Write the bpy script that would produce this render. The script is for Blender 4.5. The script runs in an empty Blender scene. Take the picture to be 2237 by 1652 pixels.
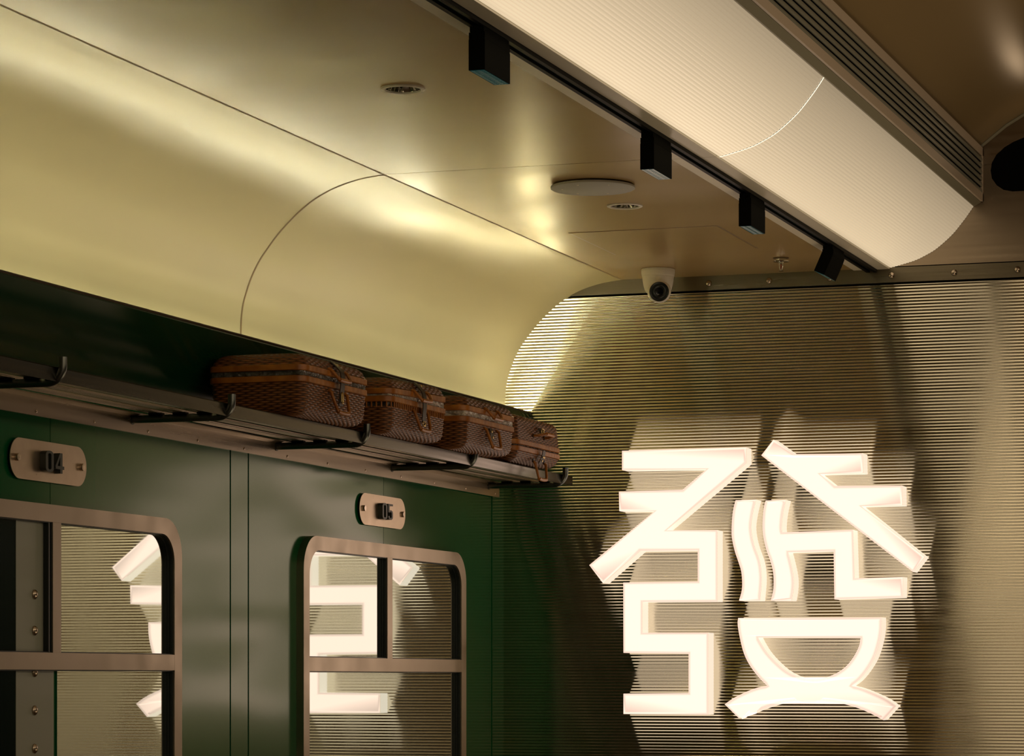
import bpy, bmesh, math, random
from mathutils import Vector, Matrix
from mathutils.geometry import tessellate_polygon
random.seed(7)
PI = math.pi
S = bpy.context.scene
COL = S.collection

# ------------------------------------------------------------------ helpers
class MB:
    bevelled = False
    """collects geometry for ONE mesh object"""
    def __init__(self):
        self.v = []; self.f = []; self.mi = []
    def add(self, verts, faces, mi=0):
        n = len(self.v)
        self.v += [tuple(p) for p in verts]
        self.f += [tuple(i + n for i in f) for f in faces]
        self.mi += [mi] * len(faces)
    def from_bm(self, bm, mi=0, mat=None):
        bm.verts.ensure_lookup_table(); bm.verts.index_update()
        vs = [(mat @ v.co) if mat else v.co.copy() for v in bm.verts]
        self.add(vs, [[v.index for v in f.verts] for f in bm.faces], mi)
        bm.free()
    def box(self, x0, x1, y0, y1, z0, z1, bev=0.0, mi=0, seg=2, mat=None):
        bm = bmesh.new()
        bmesh.ops.create_cube(bm, size=1)
        for v in bm.verts:
            v.co = Vector(((x0 + x1) / 2 + v.co.x * (x1 - x0), (y0 + y1) / 2 + v.co.y * (y1 - y0), (z0 + z1) / 2 + v.co.z * (z1 - z0)))
        if bev > 0:
            self.bevelled = True
            bmesh.ops.bevel(bm, geom=bm.edges[:], offset=bev, segments=seg, profile=0.5, affect='EDGES')
        self.from_bm(bm, mi, mat); return self
    def tube(self, pts, r, n=12, mi=0, cap=True, flat=None):
        """round (or flattened) tube along a path"""
        P = [Vector(p) for p in pts]
        rings = []; up = None
        for i, p in enumerate(P):
            a = P[max(i - 1, 0)]; b = P[min(i + 1, len(P) - 1)]
            t = (b - a).normalized()
            if up is None:
                up = Vector((0, 0, 1)) if abs(t.z) < .9 else Vector((0, 1, 0))
            s = t.cross(up).normalized(); u = s.cross(t).normalized(); up = u
            rr = r[i] if isinstance(r, (list, tuple)) else r
            fu = flat if flat else 1.0
            rings.append([p + s * (math.cos(2 * PI * k / n) * rr) + u * (math.sin(2 * PI * k / n) * rr * fu) for k in range(n)])
        vs = [q for rg in rings for q in rg]; fs = []
        for i in range(len(P) - 1):
            for k in range(n):
                fs.append((i * n + k, i * n + (k + 1) % n, (i + 1) * n + (k + 1) % n, (i + 1) * n + k))
        if cap:
            fs.append(tuple(range(n - 1, -1, -1))); m = (len(P) - 1) * n; fs.append(tuple(range(m, m + n)))
        self.add(vs, fs, mi); return self
    def lathe(self, prof, n=48, axis_m=None, mi=0):
        """profile of (radius, z) turned about z, then placed by axis_m"""
        M = axis_m or Matrix.Identity(4)
        vs = []; fs = []; idx = []
        for r, z in prof:
            if r < 1e-6:
                idx.append([len(vs)]); vs.append(M @ Vector((0, 0, z)))
            else:
                idx.append(list(range(len(vs), len(vs) + n)))
                vs += [M @ Vector((r * math.cos(2 * PI * k / n), r * math.sin(2 * PI * k / n), z)) for k in range(n)]
        for a, b in zip(idx, idx[1:]):
            for k in range(n):
                k2 = (k + 1) % n
                if len(a) == 1 and len(b) == 1: continue
                if len(a) == 1: fs.append((a[0], b[k2], b[k]))
                elif len(b) == 1: fs.append((a[k], a[k2], b[0]))
                else: fs.append((a[k], a[k2], b[k2], b[k]))
        self.add(vs, fs, mi); return self
    def extrude_y(self, prof, y0, y1, closed=True, mi=0):
        """cross-section of (x, z) points run along y"""
        n = len(prof)
        vs = [(x, y0, z) for x, z in prof] + [(x, y1, z) for x, z in prof]
        fs = [(i, (i + 1) % n, n + (i + 1) % n, n + i) for i in range(n if closed else n - 1)]
        if closed:
            tri = tessellate_polygon([[Vector((x, z, 0)) for x, z in prof]])
            fs += [tuple(t) for t in tri] + [tuple(n + i for i in reversed(t)) for t in tri]
        self.add(vs, fs, mi); return self
    def plate(self, loops, to3, d0, d1, mi_front=0, mi_side=0):
        """flat outline (first loop) with holes, thickness d0 (front) .. d1 (back); to3(u, v, d) -> point"""
        flat = [p for lp in loops for p in lp]; n = len(flat)
        tri = tessellate_polygon([[Vector((u, v, 0)) for u, v in lp] for lp in loops])
        vs = [to3(u, v, d0) for u, v in flat] + [to3(u, v, d1) for u, v in flat]
        self.add(vs, [tuple(t) for t in tri] + [tuple(n + i for i in t) for t in tri], mi_front)
        base = len(self.v) - 2 * n; k = 0; sf = []
        for lp in loops:
            m = len(lp)
            for i in range(m):
                a = k + i; b = k + (i + 1) % m
                sf.append((base + a, base + b, base + n + b, base + n + a))
            k += m
        self.f += sf; self.mi += [mi_side] * len(sf); return self
    def build(self, name, mats, parent=None, smooth=35, loc=None, fix=True):
        me = bpy.data.meshes.new(name)
        me.from_pydata(self.v, [], self.f)
        if not isinstance(mats, (list, tuple)): mats = [mats]
        for m in mats: me.materials.append(m)
        if len(mats) > 1: me.polygons.foreach_set('material_index', self.mi)
        if fix:
            bm = bmesh.new(); bm.from_mesh(me)
            bmesh.ops.recalc_face_normals(bm, faces=bm.faces[:]); bm.to_mesh(me); bm.free()
        if smooth:
            me.polygons.foreach_set('use_smooth', [True] * len(me.polygons))
            me.set_sharp_from_angle(angle=math.radians(smooth))
        me.update()
        o = bpy.data.objects.new(name, me); COL.objects.link(o)
        if loc: o.location = loc
        if parent: o.parent = parent
        if self.bevelled:
            w = o.modifiers.new('weighted', 'WEIGHTED_NORMAL'); w.keep_sharp = True
        return o

def tag(o, label=None, cat=None, group=None, kind=None):
    if label: o['label'] = label
    if cat: o['category'] = cat
    if group: o['group'] = group
    if kind: o['kind'] = kind
    return o
def empty(name, loc=(0, 0, 0), label=None, cat=None, group=None, kind=None):
    o = bpy.data.objects.new(name, None); o.empty_display_size = .05; COL.objects.link(o); o.location = loc
    return tag(o, label, cat, group, kind)
def copy_tree(o, parent=None):
    c = o.copy(); COL.objects.link(c); inv = o.matrix_parent_inverse.copy(); c.parent = parent; c.matrix_parent_inverse = inv
    for ch in list(o.children): copy_tree(ch, c)
    return c
def arc(cx, cy, r, a0, a1, n):
    return [(cx + r * math.cos(math.radians(a0 + (a1 - a0) * i / n)), cy + r * math.sin(math.radians(a0 + (a1 - a0) * i / n))) for i in range(n + 1)]
def rrect(u0, u1, v0, v1, r, n=8, corners=(1, 1, 1, 1)):
    """rounded rectangle, ccw from lower-left; corners = (ll, lr, ur, ul)"""
    out = []
    for (cx, cy, a), on in zip(((u0, v0, 180), (u1, v0, 270), (u1, v1, 0), (u0, v1, 90)), corners):
        if not on: out.append((cx, cy)); continue
        px = cx + r if cx == u0 else cx - r; py = cy + r if cy == v0 else cy - r
        out += arc(px, py, r, a, a + 90, n)
    return out
def resample(p, n):
    d = [0]
    for a, b in zip(p, p[1:]): d.append(d[-1] + math.hypot(b[0] - a[0], b[1] - a[1]))
    out = []; j = 0
    for i in range(n + 1):
        s = d[-1] * i / n
        while j < len(d) - 2 and d[j + 1] < s: j += 1
        t = (s - d[j]) / max(d[j + 1] - d[j], 1e-9)
        out.append((p[j][0] + (p[j + 1][0] - p[j][0]) * t, p[j][1] + (p[j + 1][1] - p[j][1]) * t))
    return out, d[-1]
def onwall(u, v, d): return Vector((d, u, v))          # left wall: u = y, v = z, d = x
def onend(u, v, d): return Vector((u, d, v))           # end wall: u = x, v = z, d = y

# ------------------------------------------------------------------ materials
def mat(name, col, rough=.5, metal=0., spec=.5, emit=None, estr=0., coat=0., coat_rough=.1):
    m = bpy.data.materials.new(name); m.use_nodes = True
    b = m.node_tree.nodes['Principled BSDF']
    b.inputs['Base Color'].default_value = (*col, 1); b.inputs['Roughness'].default_value = rough
    b.inputs['Metallic'].default_value = metal; b.inputs['Specular IOR Level'].default_value = spec
    b.inputs['Coat Weight'].default_value = coat; b.inputs['Coat Roughness'].default_value = coat_rough
    if emit: b.inputs['Emission Color'].default_value = (*emit, 1); b.inputs['Emission Strength'].default_value = estr
    return m
def P(m): return m.node_tree.nodes['Principled BSDF']
def add_noise(m, scale=(4, 4, 4), detail=3, rough_amp=None, bump=None, col=None, dist=.01):
    """object-space noise driving roughness, bump and a colour mix"""
    nt = m.node_tree; L = nt.links; b = P(m)
    tc = nt.nodes.new('ShaderNodeNewGeometry'); mp = nt.nodes.new('ShaderNodeMapping'); nz = nt.nodes.new('ShaderNodeTexNoise')
    mp.inputs['Scale'].default_value = scale; mp.inputs['Location'].default_value = (3.37, 11.2, 5.81); nz.normalize = False; nz.inputs['Roughness'].default_value = .4; nz.inputs['Scale'].default_value = 1; nz.inputs['Detail'].default_value = detail
    L.new(tc.outputs['Position'], mp.inputs['Vector']); L.new(mp.outputs[0], nz.inputs['Vector'])
    if rough_amp:
        mr = nt.nodes.new('ShaderNodeMapRange')
        mr.inputs['From Min'].default_value = -.6; mr.inputs['From Max'].default_value = .6
        mr.inputs['To Min'].default_value = rough_amp[0]; mr.inputs['To Max'].default_value = rough_amp[1]
        mr.clamp = False; L.new(nz.outputs['Fac'], mr.inputs['Value']); L.new(mr.outputs[0], b.inputs['Roughness'])
    if bump:
        bp = nt.nodes.new('ShaderNodeBump'); bp.inputs['Strength'].default_value = bump; bp.inputs['Distance'].default_value = dist
        L.new(nz.outputs['Fac'], bp.inputs['Height']); L.new(bp.outputs[0], b.inputs['Normal'])
    if col:
        mx = nt.nodes.new('ShaderNodeMix'); mx.data_type = 'RGBA'
        mx.inputs['A'].default_value = (*col[0], 1); mx.inputs['B'].default_value = (*col[1], 1)
        mr = nt.nodes.new('ShaderNodeMapRange'); mr.inputs['From Min'].default_value = -.4; mr.inputs['From Max'].default_value = .4
        L.new(nz.outputs['Fac'], mr.inputs['Value']); L.new(mr.outputs[0], mx.inputs['Factor']); L.new(mx.outputs['Result'], b.inputs['Base Color'])
    return m
def emitter(name, col, strength, base=(.6, .55, .45), rough=.35):
    return mat(name, base, rough, emit=col, estr=strength)

SIGN_E, DIFF_E, LED_E = 1.48, .63, 58.0
M = {}
M['green'] = add_noise(mat('green_gloss_paint', (.003, .098, .030), .13, spec=.62), (1.3, 1.3, 1.3), 2, rough_amp=(.12, .17), bump=.03, dist=.02)
P(M['green']).inputs['Specular Tint'].default_value = (.80, 1.0, .60, 1)
M['green_dark'] = mat('green_ledge_shaded', (.003, .036, .013), .16, spec=.25)  # darker copy of the wall green, shade on the ledge painted in
M['ceil'] = add_noise(mat('cream_ceiling_paint', (.44, .305, .135), .22, spec=.24), (1.1, 2.2, 1.1), 2, rough_amp=(.16, .26), bump=.06, dist=.02)
M['cove'] = add_noise(mat('cream_cove_paint', (.52, .445, .26), .26, spec=.28), (1.2, 1.0, 1.2), 2, rough_amp=None)
M['vault'] = add_noise(mat('brown_vault_paint', (.30, .21, .10), .25), (1, 1, 1), 2, bump=.04, dist=.02)
M['seam'] = mat('seam_filler', (.24, .155, .07), .6)
M['black'] = mat('black_void', (.002, .002, .002), .9, spec=.1)
M['corr'] = add_noise(mat('corrugated_aluminium', (.72, .67, .545), .2, metal=1), (2, 3, 30), 2, rough_amp=(.09, .16))
M['steel'] = add_noise(mat('brushed_steel_panel', (.34, .27, .195), .33, metal=1), (1.5, 1.5, 60), 3, rough_amp=(.27, .40))
M['band'] = add_noise(mat('brushed_steel_band', (.17, .145, .10), .36, metal=1), (5, 5, 220), 3, rough_amp=(.28, .44))
M['frame'] = add_noise(mat('brushed_window_steel', (.50, .42, .33), .38, metal=1), (9, 9, 9), 4, rough_amp=(.31, .45))
M['rack'] = add_noise(mat('rack_aluminium', (.52, .44, .345), .35, metal=1), (12, 2, 60), 4, rough_amp=(.26, .44))
M['lip'] = add_noise(mat('lip_aluminium', (.115, .105, .085), .22, metal=1), (12, 2, 90), 3, rough_amp=(.17, .28))
M['tube'] = mat('dark_bracket_steel', (.16, .17, .16), .30, metal=1)
M['rivet'] = mat('rivet_metal', (.52, .43, .34), .25, metal=1)
M['chrome'] = mat('chrome', (.8, .8, .78), .06, metal=1)
M['mirror'] = add_noise(mat('mirror_glass', (.74, .82, .80), .02, metal=1), (3, 5, 4), 5, rough_amp=(.008, .035))
M['gasket'] = mat('dark_gasket', (.012, .018, .016), .35)
M['darkglass'] = mat('dark_glass', (.006, .014, .010), .06, spec=.6)
M['mirrored_post'] = add_noise(mat('mirrored_post_grey', (.34, .36, .30), .38), (2, 2, 20), 3, rough_amp=(.34, .5))
M['white'] = mat('white_plastic', (.80, .76, .67), .4)
M['grey_disc'] = mat('grey_grille_cloth', (.50, .50, .46), .6)
M['lens'] = mat('camera_lens', (.004, .006, .006), .08, spec=.6)
M['lensring'] = mat('lens_ring', (.008, .014, .013), .3)
M['trackblk'] = mat('track_black', (.002, .0022, .002), .5, spec=.12)
M['spot'] = mat('spot_black', (.003, .0035, .0026), .75, spec=.05)
M['teal'] = mat('teal_glint', (.004, .03, .03), .12, spec=.35, emit=(.03, .5, .5), estr=.045)  # faint emission stands in for glints on the unlit lenses
M['strip'] = mat('grey_trim_strip', (.82, .76, .63), .35)
M['grille'] = mat('grille_paint', (.60, .49, .38), .42)
M['slat'] = mat('grille_slat_paint', (.24, .24, .19), .4)
M['fascia'] = mat('fascia_paint', (.26, .24, .17), .4)
M['copper'] = add_noise(mat('number_plate_metal', (.62, .45, .32), .36, metal=1), (14, 14, 20), 4, rough_amp=(.30, .45), col=((.64, .51, .385), (.73, .60, .46)))
M['digit'] = mat('dark_digit', (.035, .042, .036), .35, spec=.4)
M['screw'] = mat('screw_metal', (.75, .62, .5), .25, metal=1)
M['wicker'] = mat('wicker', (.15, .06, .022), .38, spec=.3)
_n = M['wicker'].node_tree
_at = _n.nodes.new('ShaderNodeAttribute'); _at.attribute_name = 'strand'      # strands lighter, hollows darker: shade between strands put into the colour
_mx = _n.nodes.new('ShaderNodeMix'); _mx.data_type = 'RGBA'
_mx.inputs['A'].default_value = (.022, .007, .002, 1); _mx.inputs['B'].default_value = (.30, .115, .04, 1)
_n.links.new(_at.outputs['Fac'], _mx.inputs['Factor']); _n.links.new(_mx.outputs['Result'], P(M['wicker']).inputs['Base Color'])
M['rim'] = add_noise(mat('wrapped_rim', (.30, .10, .012), .36), (25, 25, 25), 2, col=((.27, .085, .008), (.40, .145, .02)))
M['leather'] = mat('dark_leather', (.030, .022, .016), .45)
M['brass'] = mat('brass', (.8, .6, .28), .25, metal=1)
M['plastic'] = add_noise(mat('crinkled_plastic', (.50, .46, .41), .15), (40, 40, 60), 3, bump=.8, dist=.01)
M['plastic_dark'] = add_noise(mat('clear_plastic_over_dark', (.10, .10, .09), .12), (40, 40, 60), 3, bump=.8, dist=.01)
M['glass_red'] = mat('red_bulb', (.3, .02, .01), .1)
M['floor'] = add_noise(mat('dark_floor', (.12, .075, .036), .45), (2, 2, 2), 3, rough_amp=(.35, .55))
M['rear'] = mat('rear_wall_paint', (.03, .035, .025), .5)
M['led'] = emitter('led_strip_glow', (1.0, .96, .71), LED_E)

def graded_emitter(name, col, strength, base):
    """translucent acrylic lit from behind: the mesh attribute 'glow' holds how much of the lamp behind reaches each point"""
    m = mat(name, base, .3)
    nt = m.node_tree; b = P(m)
    at = nt.nodes.new('ShaderNodeAttribute'); at.attribute_name = 'glow'
    mu = nt.nodes.new('ShaderNodeMath'); mu.operation = 'MULTIPLY'; mu.inputs[1].default_value = strength
    nt.links.new(at.outputs['Fac'], mu.inputs[0]); nt.links.new(mu.outputs[0], b.inputs['Emission Strength'])
    b.inputs['Emission Color'].default_value = (*col, 1)
    return m
M['diff'] = graded_emitter('reeded_diffuser', (1.0, .78, .50), DIFF_E, (.13, .11, .08))
M['joint'] = emitter('diffuser_joint_glow', (1.0, .90, .68), 1.3)
M['face'] = graded_emitter('sign_face_acrylic', (1.0, .71, .57), SIGN_E, (.2, .19, .17))
M['side'] = emitter('sign_side_acrylic', (1.0, .82, .64), SIGN_E * .62, (.2, .19, .17))
def set_glow(o, vals):
    a = o.data.attributes.new('glow', 'FLOAT', 'POINT'); a.data.foreach_set('value', vals)

# ------------------------------------------------------------------ room shell
YB = -13.0          # rear end of the carriage
XR = 5.8            # right wall
def sinsheet(x0, x1, z0, z1, pitch, amp, y):
    mb = MB(); n = int((z1 - z0) / pitch) * 8; vs = []
    for i in range(n + 1):
        z = z1 - (z1 - z0) * i / n
        yy = y - amp * math.sin(2 * PI * (z1 - z) / pitch)
        vs += [(x0, yy, z), (x1, yy, z)]
    mb.add(vs, [(2 * i, 2 * i + 1, 2 * i + 3, 2 * i + 2) for i in range(n)])
    return mb
tag(sinsheet(-.02, XR, 0, 2.8745, .0110, .00125, -.0035).build('wall_end', M['corr'], smooth=80, fix=False), kind='structure')
mb = MB(); mb.box(-.2, XR + .2, .004, .06, 0, 4.0)
tag(mb.build('wall_end_backing', M['black']), kind='structure')
# smooth steel lunette panel above the riveted band, with a dark arched opening
lun = [(1.767, 3.254), (1.771, 3.280), (1.786, 3.307), (1.815, 3.332), (1.846, 3.349), (1.881, 3.362), (2.05, 3.41), (2.4, 3.47), (2.9, 3.50), (3.4, 3.47), (3.75, 3.41)]
lun += [(4.0, 3.33), (4.03, 3.254), (3.97, 3.19), (3.9, 3.179), (1.881, 3.178), (1.843, 3.178), (1.812, 3.185), (1.788, 3.202), (1.771, 3.227)]
mb = MB(); mb.plate([[(1.30, 2.9375), (4.5, 2.9375), (4.5, 3.85), (1.30, 3.85)], lun], onend, -.004, .003)
tag(mb.build('wall_end_upper', M['steel'], smooth=0), kind='structure')
w3 = empty('window_3', (2.9, 0, 3.18), kind='structure')
mb = MB(); mb.plate([lun], onend, -.001, .0)
o = mb.build('pane', M['black'], smooth=0); o.parent = w3; o.matrix_parent_inverse = Matrix.Translation((-2.9, 0, -3.18))

# riveted steel band under the ceiling
t1 = empty('trim_1', (2.9, -.004, 2.881), kind='structure')
mb = MB(); mb.box(.18 - 2.9, XR - .2 - 2.9, -.004, .003, 0, .053, .001)
mb.build('band', M['band'], t1)
riv = MB().lathe([(.0112, 0), (.0110, .003), (.0098, .0062), (.0070, .0092), (.0035, .0108), (0, .0112)], 24, Matrix.Rotation(PI / 2, 4, 'X')).build('rivet', M['rivet'], t1)
riv.location = (.764 - 2.9, -.004, .024)
for k in range(1, 12):
    c = riv.copy(); COL.objects.link(c); c.location = (.764 + .2193 * k - 2.9, -.004, .024 + .0004 * k)

# dark glazed doorway in the end wall, right of the lettering
d1 = empty('door_1', (3.6, -.006, 0), kind='structure')
mb = MB(); mb.box(-1.64, 1.64, -.012, .0, 0, 2.80); mb.build('pane', M['darkglass'], d1, smooth=0)
mb = MB(); mb.plate([[(-1.69, 0), (1.69, 0), (1.69, 2.85), (-1.69, 2.85)], [(-1.63, .06), (1.63, .06), (1.63, 2.79), (-1.63, 2.79)]], lambda u, v, d: Vector((u, d, v)), -.020, .001)
mb.build('frame', M['gasket'], d1, smooth=0)

# left wall: glossy green sheet-metal panels with open joints
def wall_panel(mb, y0, y1, x0=0., x1=0., z0=0, z1=2.275):
    mb.add([(x0, y0, z0), (x1, y1, z0), (x1, y1, z1), (x0, y0, z1), (-.02, y0, z0), (-.02, y1, z0), (-.02, y1, z1), (-.02, y0, z1)],
           [(0, 1, 2, 3), (0, 3, 7, 4), (1, 5, 6, 2), (4, 7, 6, 5)])
mb = MB(); g = .0015
cuts = [(-.129, .01, -.010, -.009), (-1.25, -.129, 0, -.012), (-2.345, -1.25, 0, 0), (-2.474, -2.351, 0, 0), (-3.593, -2.48, 0, 0), (-4.69, -3.593, -.005, 0), (-4.82, -4.70, 0, 0),
        (-7.04, -4.83, 0, 0), (-7.17, -7.05, 0, 0), (-9.4, -7.18, 0, 0), (-11.7, -9.41, 0, 0), (YB, -11.71, 0, 0)]
for y0, y1, a, b in cuts: wall_panel(mb, y0 + g, y1 - g, a, b)
tag(mb.build('wall_left', M['green'], smooth=0), kind='structure')
mb = MB(); mb.box(-.08, -.015, YB - .1, .05, 0, 4.0)
tag(mb.build('wall_left_backing', M['black']), kind='structure')

# coved cream panels, flat ceiling, centre vault
covep = [(-.002, 2.27), (-.002, 2.36), (-.002, 2.470), (-.001, 2.53), (.002, 2.56), (.009, 2.595), (.029, 2.652), (.053, 2.698), (.078, 2.733), (.116, 2.779), (.160, 2.822), (.208, 2.860), (.260, 2.889), (.315, 2.910), (.375, 2.924), (.437, 2.931)]
def smooth_prof(p, k=3):
    out = []
    for i in range(len(p) - 1):
        p0 = p[max(i - 1, 0)]; p1 = p[i]; p2 = p[i + 1]; p3 = p[min(i + 2, len(p) - 1)]
        for j in range(k):
            t = j / k
            out.append(tuple(.5 * (2 * b + (c - a) * t + (2 * a - 5 * b + 4 * c - d) * t * t + (3 * b - a - 3 * c + d) * t ** 3) for a, b, c, d in zip(p0, p1, p2, p3)))
    return out + [p[-1]]
cp = smooth_prof(covep)
# the sheet metal is not quite true: it dishes in and out by about a millimetre
def oilcan(t, y):
    return .0011 * math.sin(2.1 * y + 5.0 * t) * math.sin(PI * t) + .0007 * math.sin(5.3 * y - 7.0 * t + 1.0) * math.sin(PI * t) + .0004 * math.sin(9.7 * y + 11 * t)* math.sin(PI * t)
cq, _l = resample(cp, 72)
mb = MB()
for y0, y1 in ((-2.3935, .003), (-4.795, -2.4025), (-7.195, -4.802), (-9.595, -7.202), (YB, -9.602)):
    ny = 48; vs = []
    for q in range(ny + 1):
        y = y0 + (y1 - y0) * q / ny
        edge = min(1, 8 * q / ny, 8 * (ny - q) / ny)
        for i, (x, z) in enumerate(cq):
            a = cq[max(i - 1, 0)]; b = cq[min(i + 1, 72)]
            tx, tz = b[0] - a[0], b[1] - a[1]; l = math.hypot(tx, tz); d = oilcan(i / 72, y) * edge
            vs.append((x + tz / l * d, y, z - tx / l * d))
    mb.add(vs, [(q * 73 + i, q * 73 + i + 1, (q + 1) * 73 + i + 1, (q + 1) * 73 + i) for q in range(ny) for i in range(72)])
tag(mb.build('ceiling_cove', M['cove'], smooth=60, fix=False), kind='structure')
mb = MB(); mb.extrude_y([(x - .0022, z + .0022) for x, z in cp] + [(.48, 2.9345)], YB, .004, closed=False)
tag(mb.build('ceiling_seam_backing', M['seam'], fix=False), kind='structure')
mb = MB()
HOLES = [(.932, -3.556), (.931, -1.640)]
for y0, y1 in ((-2.3965, .003), (-4.795, -2.4005), (-7.195, -4.802), (-9.595, -7.202), (YB, -9.602)):
    loops = [[(.4435, y0), (1.2855, y0), (1.2855, y1), (.4435, y1)]]
    for hx, hy in HOLES:
        if y0 < hy < y1: loops.append(arc(hx, hy, .046, 0, 360, 48)[:-1])
    mb.plate(loops, lambda u, v, d: Vector((u, v, d)), 2.932, 2.938)
tag(mb.build('ceiling', M['ceil'], smooth=0), kind='structure')
mb = MB(); mb.box(-.08, 1.40, YB, .05, 3.01, 3.9); mb.box(1.27, 1.40, YB, .05, 2.947, 3.01); mb.box(1.40, 1.70, YB, .05, 3.16, 3.9)
tag(mb.build('ceiling_bulkhead_core', M['black'], smooth=0), kind='structure')
for i, (x0, x1) in enumerate(((1.2865, 1.3315), (1.3700, 1.4145))):
    mb = MB()
    for y0, y1 in ((-2.398, .002), (-4.795, -2.4005), (YB, -4.8)): mb.box(x0, x1, y0, y1, 2.9285, 2.944, .0012)
    tag(mb.build('trim_%d' % (2 + i), M['strip']), kind='structure')
vp = []
for i in range(25):
    t = i / 24; x = 1.722 + (4.078 - 1.722) * t
    vp.append((x, 3.335 + .36 * (1 - (2 * t - 1) ** 2) ** .85))
mb = MB(); mb.extrude_y(vp, YB, .003, closed=False)
tag(mb.build('ceiling_vault', M['vault'], smooth=60, fix=False), kind='structure')
mb = MB(); mb.tube([(x, -.008, z - .004) for x, z in vp], .007, 8)
tag(mb.build('trim_4', M['fascia']), kind='structure')
# fascia between light and grille
mb = MB(); mb.extrude_y([(1.706, 3.133), (1.712, 3.133), (1.733, 3.146), (1.733, 3.34), (1.706, 3.34)], YB, .002)
tag(mb.build('trim_5', M['fascia'], smooth=0), kind='structure')
mb = MB(); mb.box(.4372, .4434, YB, .002, 2.9317, 2.9345)
tag(mb.build('trim_8', M['seam'], smooth=0), kind='structure')
mb = MB(); mb.extrude_y([(x + .0006, z - .0006) for x, z in cq], -2.4022, -2.3938, closed=False)
tag(mb.build('trim_9', M['seam'], fix=False), kind='structure')
# mirrored bulkhead over the other side of the aisle, right wall, rear wall, floor, roof
mb = MB(); mb.extrude_y([(XR, 2.5), (XR - .05, 2.7), (XR - .22, 2.87), (XR - .44, 2.932), (4.385, 2.932), (4.22, 2.99), (4.09, 3.135), (4.068, 3.34), (4.3, 3.9), (XR + .1, 3.9), (XR + .1, 2.5)], YB, .003)
tag(mb.build('ceiling_right', M['ceil'], smooth=30), kind='structure')
mb = MB(); mb.box(XR, XR + .08, YB, .05, 0, 2.6)
tag(mb.build('wall_right', mat('cream_wall_paint', (.42, .36, .26), .5), smooth=0), kind='structure')
mb = MB(); mb.box(-.1, XR + .1, YB - .08, YB, 0, 4.0)
tag(mb.build('wall_rear', M['rear'], smooth=0), kind='structure')
mb = MB(); mb.box(-.1, XR + .1, YB - .1, .05, -.06, 0)
tag(mb.build('floor', M['floor'], smooth=0), kind='structure')
mb = MB(); mb.box(-.1, XR + .1, YB - .1, .06, 3.9, 3.96)
tag(mb.build('ceiling_roof', M['black'], smooth=0), kind='structure')
# green ledge at the foot of the cove, with a glowing strip lying on it
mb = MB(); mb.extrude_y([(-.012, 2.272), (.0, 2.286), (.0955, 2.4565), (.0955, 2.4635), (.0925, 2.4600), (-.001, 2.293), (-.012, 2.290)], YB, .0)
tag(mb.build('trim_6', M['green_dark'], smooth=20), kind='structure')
mb = MB(); mb.extrude_y([(.0955, 2.4600), (.0985, 2.4625), (.0985, 2.4660), (.0955, 2.4660)], YB, .0)
tag(mb.build('trim_7', mat('ledge_edge_strip', (.05, .03, .012), .5), smooth=0), kind='structure')
mb = MB(); mb.extrude_y([(.020, 2.3420), (.032, 2.3640), (.029, 2.3660), (.017, 2.3440)], YB, -.004); mb.extrude_y([(.008, 2.3200), (.020, 2.3420), (.017, 2.3440), (.005, 2.3220)], -.34, -.004)  # second short strip is added to brighten the far end of the cove
tag(mb.build('led_light_strip', M['led'], smooth=0), 'thin warm light strip lying in the green ledge under the curved ceiling', 'light strip')

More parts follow.
